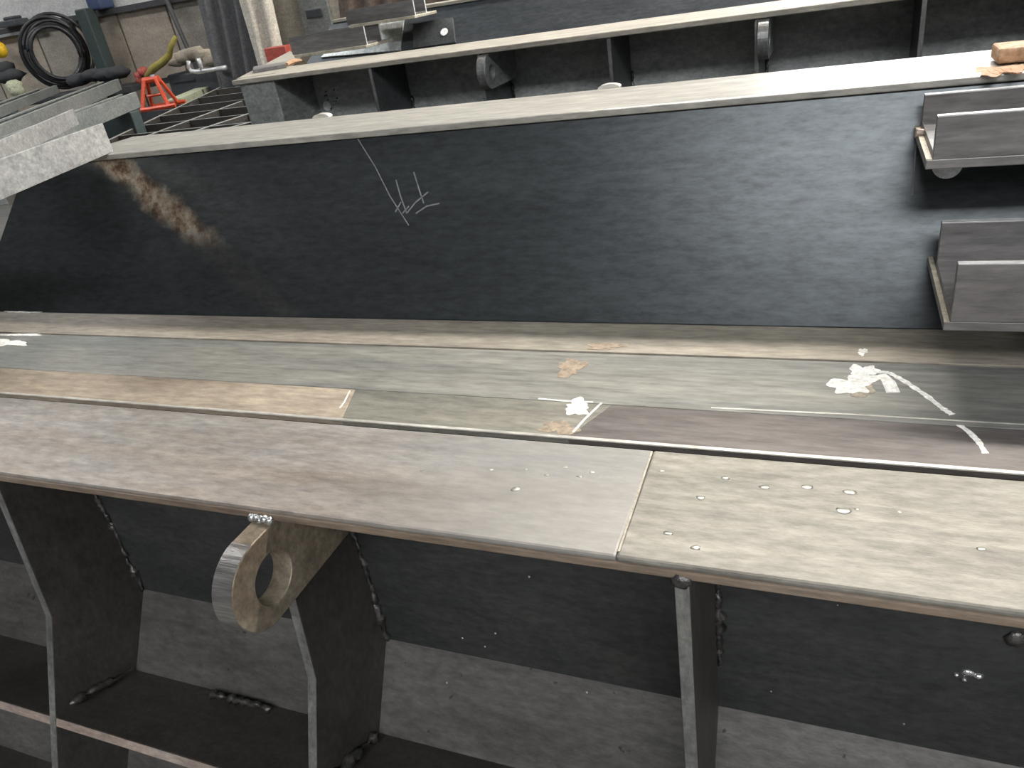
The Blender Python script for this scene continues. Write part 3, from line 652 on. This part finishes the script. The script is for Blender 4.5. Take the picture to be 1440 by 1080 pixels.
# hose coil
cc = py(80, 73, YB - .6)
coil = thing('hose_coil', 'big coil of black rubber hose standing against the wall', 'hose coil', cc - (0, 0, .5))
fv = np.array([.75, -.66, 0]); hv = np.array([.66, .75, 0])
for k in range(9):
    R_ = .47 - .018 * k + random.uniform(-.02, .02); c = cc + hv * random.uniform(-.05, .05) + fv * (.03 * k - .1) + np.array([0, 0, random.uniform(-.03, .02)])
    n = 36; ti = random.uniform(-.15, .15)
    pts = [c + R_ * (1.0 * math.cos(2 * math.pi * j / n) * hv + 1.12 * math.sin(2 * math.pi * j / n) * (np.array([0, 0, 1]) + fv * ti)) for j in range(n)]
    MB().tube(pts, .026, 7, True).build('hose_loop', 'black_rubber', coil, True)
def heap(name, mat, label, cat, pix, y, r, n=9, flat=.5):
    m_ = MB()
    pts = [py(u, v, y) for u, v in pix]
    for q in pts: m_.blob(q, (r, r, r * flat), 10, 6, .18)
    return tag(m_.build(name, mat, None, True), label, cat)
# bench in front of the wall that carries the clutter
bz = py(100, 127, YB - .9)[2] - .03
bn = thing('work_bench', 'dark bench along the wall under the hose coil', 'bench', (-11, YB - .9, ZF))
MB().box(-15, -9.3, YB - 1.22, YB - .48, bz - .08, bz).build('bench_top', 'dark_cloth', bn)
for x in (-14.8, -12., -9.5): MB().box(x, x + .1, YB - 1.2, YB - 1.1, ZF, bz - .08).build('leg', 'dark_rail', bn)
heap('cloth_heap', 'dark_cloth', 'dark crumpled cloth heap on the bench beside the hose coil', 'cloth', [(-12, 108), (2, 98), (14, 107)], YB - 1.0, .22)
heap('cloth_heap', 'dark_cloth', 'dark crumpled cloth heap on the bench below the steel post', 'cloth', [(112, 112), (130, 106), (148, 105), (165, 102)], YB - 1.0, .18)
heap('pale_bag', 'pale_green', 'small pale crumpled bag behind the galvanised channels', 'bag', [(20, 122), (25, 128)], YB - 1.35, .12, flat=.8)
p = py(0, 70, YB - .3)
tag(MB().blob(p, (.13, .1, .13), 12, 8).build('yellow_ball', 'yellow_paint', None, True), 'round yellow object against the wall sheet beside the coil', 'ball')
p = py(23, 27, YB - .1)
o = MB().box(p[0] - .25, p[0] + .18, YB - .3, YB - .02, LZ + .03, LZ + .13); o.box(p[0] - .12, p[0] + .1, YB - .25, YB - .06, LZ + .13, LZ + .18)
tag(o.build('black_box', 'machine_grey', bevel=.02), 'small black box sitting on the wall rail', 'box')
p = py(148, 12, YB - .1)
tag(MB().box(p[0] - .14, p[0] + .14, YB - .3, YB - .02, LZ + .03, LZ + .45).build('blue_canister', 'blue_paint', bevel=.04, seg=3), 'dark blue canister standing on the wall rail', 'canister')
# grey machine, cloth, bent pipe, strap
mz = py(275, 130, 9.0); mt_ = py(275, 100, 9.0)
x0, x1 = py(235, 112, 9.0)[0], py(312, 110, 9.0)[0]
mc = thing('grey_machine', 'dark grey boxy machine by the wall behind the orange stand', 'machine', ((x0 + x1) / 2, 9.2, ZF))
MB().box(x0, x1, 9.0, 9.5, ZF, mt_[2]).build('body', 'machine_grey', mc, bevel=.03)
MB().box(x0 + .1, x0 + .5, 8.98, 9.0, ZG + .1, mt_[2] - .1).build('panel', 'dark_green', mc)
heap('cloth_heap', 'tan_cloth', 'tan cloth thrown over the grey machine', 'cloth', [(250, 84), (262, 79), (274, 76), (288, 79), (300, 84)], 9.2, .17, flat=.55)
PA = [(265, 86), (265, 95), (269, 100), (278, 101), (300, 98), (318, 95)]
MB_ = MB().tube([py(u, v, 8.7) for u, v in PA], .03, 8)
MB_2 = MB().tube([py(274, 100, 8.7), np.array([py(274, 100, 8.7)[0], 9.0, py(274, 100, 8.7)[2]])], .02, 6)
pp_o = thing('bent_pipe', 'light grey bent pipe handle in front of the grey machine', 'pipe', py(280, 102, 8.7))
MB_.build('pipe', 'pipe_grey', pp_o, True); MB_2.build('stem', 'pipe_grey', pp_o, True)
MB().tube([py(279, 82, 8.7), py(282, 90, 8.7), py(284, 99, 8.7)], .028, 8).build('upright', 'pipe_grey', pp_o, True)
m_ = MB(); pts = [py(u, v, 8.9) for u, v in [(206, 108), (216, 96), (228, 88), (238, 78), (240, 66), (247, 52)]]
m_.tube(pts, [.04, .055, .05, .045, .04, .03], 6); tag(m_.build('lifting_strap', 'olive_strap', None, True), 'yellow-olive lifting strap draped up the wall sheets', 'strap')
heap('rag', 'red_paint', 'small red and white rag behind the orange stand', 'rag', [(197, 107), (202, 101), (199, 113)], 9.1, .08, flat=.9)

# ------------------------------------------------------------------ curtain, cabinet and drapes behind the far form's end
def drape(name, mat, label, u_top, u_bot, v_top, v_bot, y, folds, amp, cat='curtain'):
    m_ = MB(); nu, nv = folds * 6, 8; g = []
    for i in range(nu + 1):
        row = []
        for j in range(nv + 1):
            s_, t2 = i / nu, j / nv
            u = (u_top[0] + (u_top[1] - u_top[0]) * s_) * (1 - t2) + (u_bot[0] + (u_bot[1] - u_bot[0]) * s_) * t2
            q = py(u, v_top + (v_bot - v_top) * t2, y); q = q + np.array([0, amp * math.sin(s_ * folds * 2 * math.pi + .8 * t2), 0]); row.append(q)
        g.append(row)
    vs = [q for r in g for q in r]; k = nv + 1
    fs = [(i * k + j, (i + 1) * k + j, (i + 1) * k + j + 1, i * k + j + 1) for i in range(nu) for j in range(nv)]
    vs2 = [q + np.array([0, .02, 0]) for q in vs]; o_ = len(vs)
    fs2 = [tuple(o_ + x for x in f[::-1]) for f in fs]
    side = [(j, j + 1, o_ + j + 1, o_ + j) for j in range(nv)] + [(nu * k + j + 1, nu * k + j, o_ + nu * k + j, o_ + nu * k + j + 1) for j in range(nv)]
    m_.add(vs + vs2, fs + fs2 + side)
    return tag(m_.build(name, mat, None, True), label, cat)
drape('hanging_sheet', 'grey_curtain', 'grey plastic sheet hanging behind the grey machine', (262, 352), (312, 385), -60, 150, 8.88, 4, .07)
drape('hanging_sheet', 'cream_curtain', 'cream cloth drape hanging beside the grey plastic sheet', (318, 368), (368, 406), -60, 120, 8.72, 2, .06)
x0, x1 = py(372, 30, 9.1)[0], py(520, 20, 9.1)[0]
cb = thing('steel_cabinet', 'beige steel cabinet standing behind the far channel brackets', 'cabinet', ((x0 + x1) / 2, 9.2, ZF))
MB().box(x0, x1, 9.1, 9.7, ZF, 1.9).build('body', 'beige_cabinet', cb, bevel=.02)
xm = x0 + (x1 - x0) * .42
for a, b in ((x0 + .03, xm - .01), (xm + .01, x1 - .03)): MB().box(a, b, 9.07, 9.1, ZF + .2, 1.85).build('door', 'beige_cabinet', cb, bevel=.01)
q0, q1_ = py(428, 40, 9.06), py(462, 8, 9.06)
pn = MB().box(q0[0], q1_[0], 9.04, 9.07, q0[2] - .1, q1_[2] + .2).build('panel', 'galvanised_dull', cb, bevel=.01)
MB().box(q0[0] + .1, q1_[0] - .1, 9.02, 9.04, q0[2] + .1, q0[2] + .2).build('handle', 'machine_grey', pn, bevel=.01)
drape('hanging_sheet', 'brown_curtain', 'brown drape hanging right of the beige cabinet', (468, 640), (480, 640), -60, 60, 8.88, 6, .06)
p = pz(396, 72, .60); q = py(392, 70, 8.5)
rd = thing('red_box', 'small dull red box on a stand by the cream drape', 'box', (q[0], 8.5, ZG - .142))
MB().box(q[0] - .16, q[0] + .16, 8.42, 8.6, q[2] - .12, q[2] + .04).build('body', 'red_paint', rd, bevel=.01)
MB().box(q[0] - .1, q[0] + .1, 8.45, 8.57, ZG - .142, q[2] - .12).build('stand', 'dark_rail', rd)
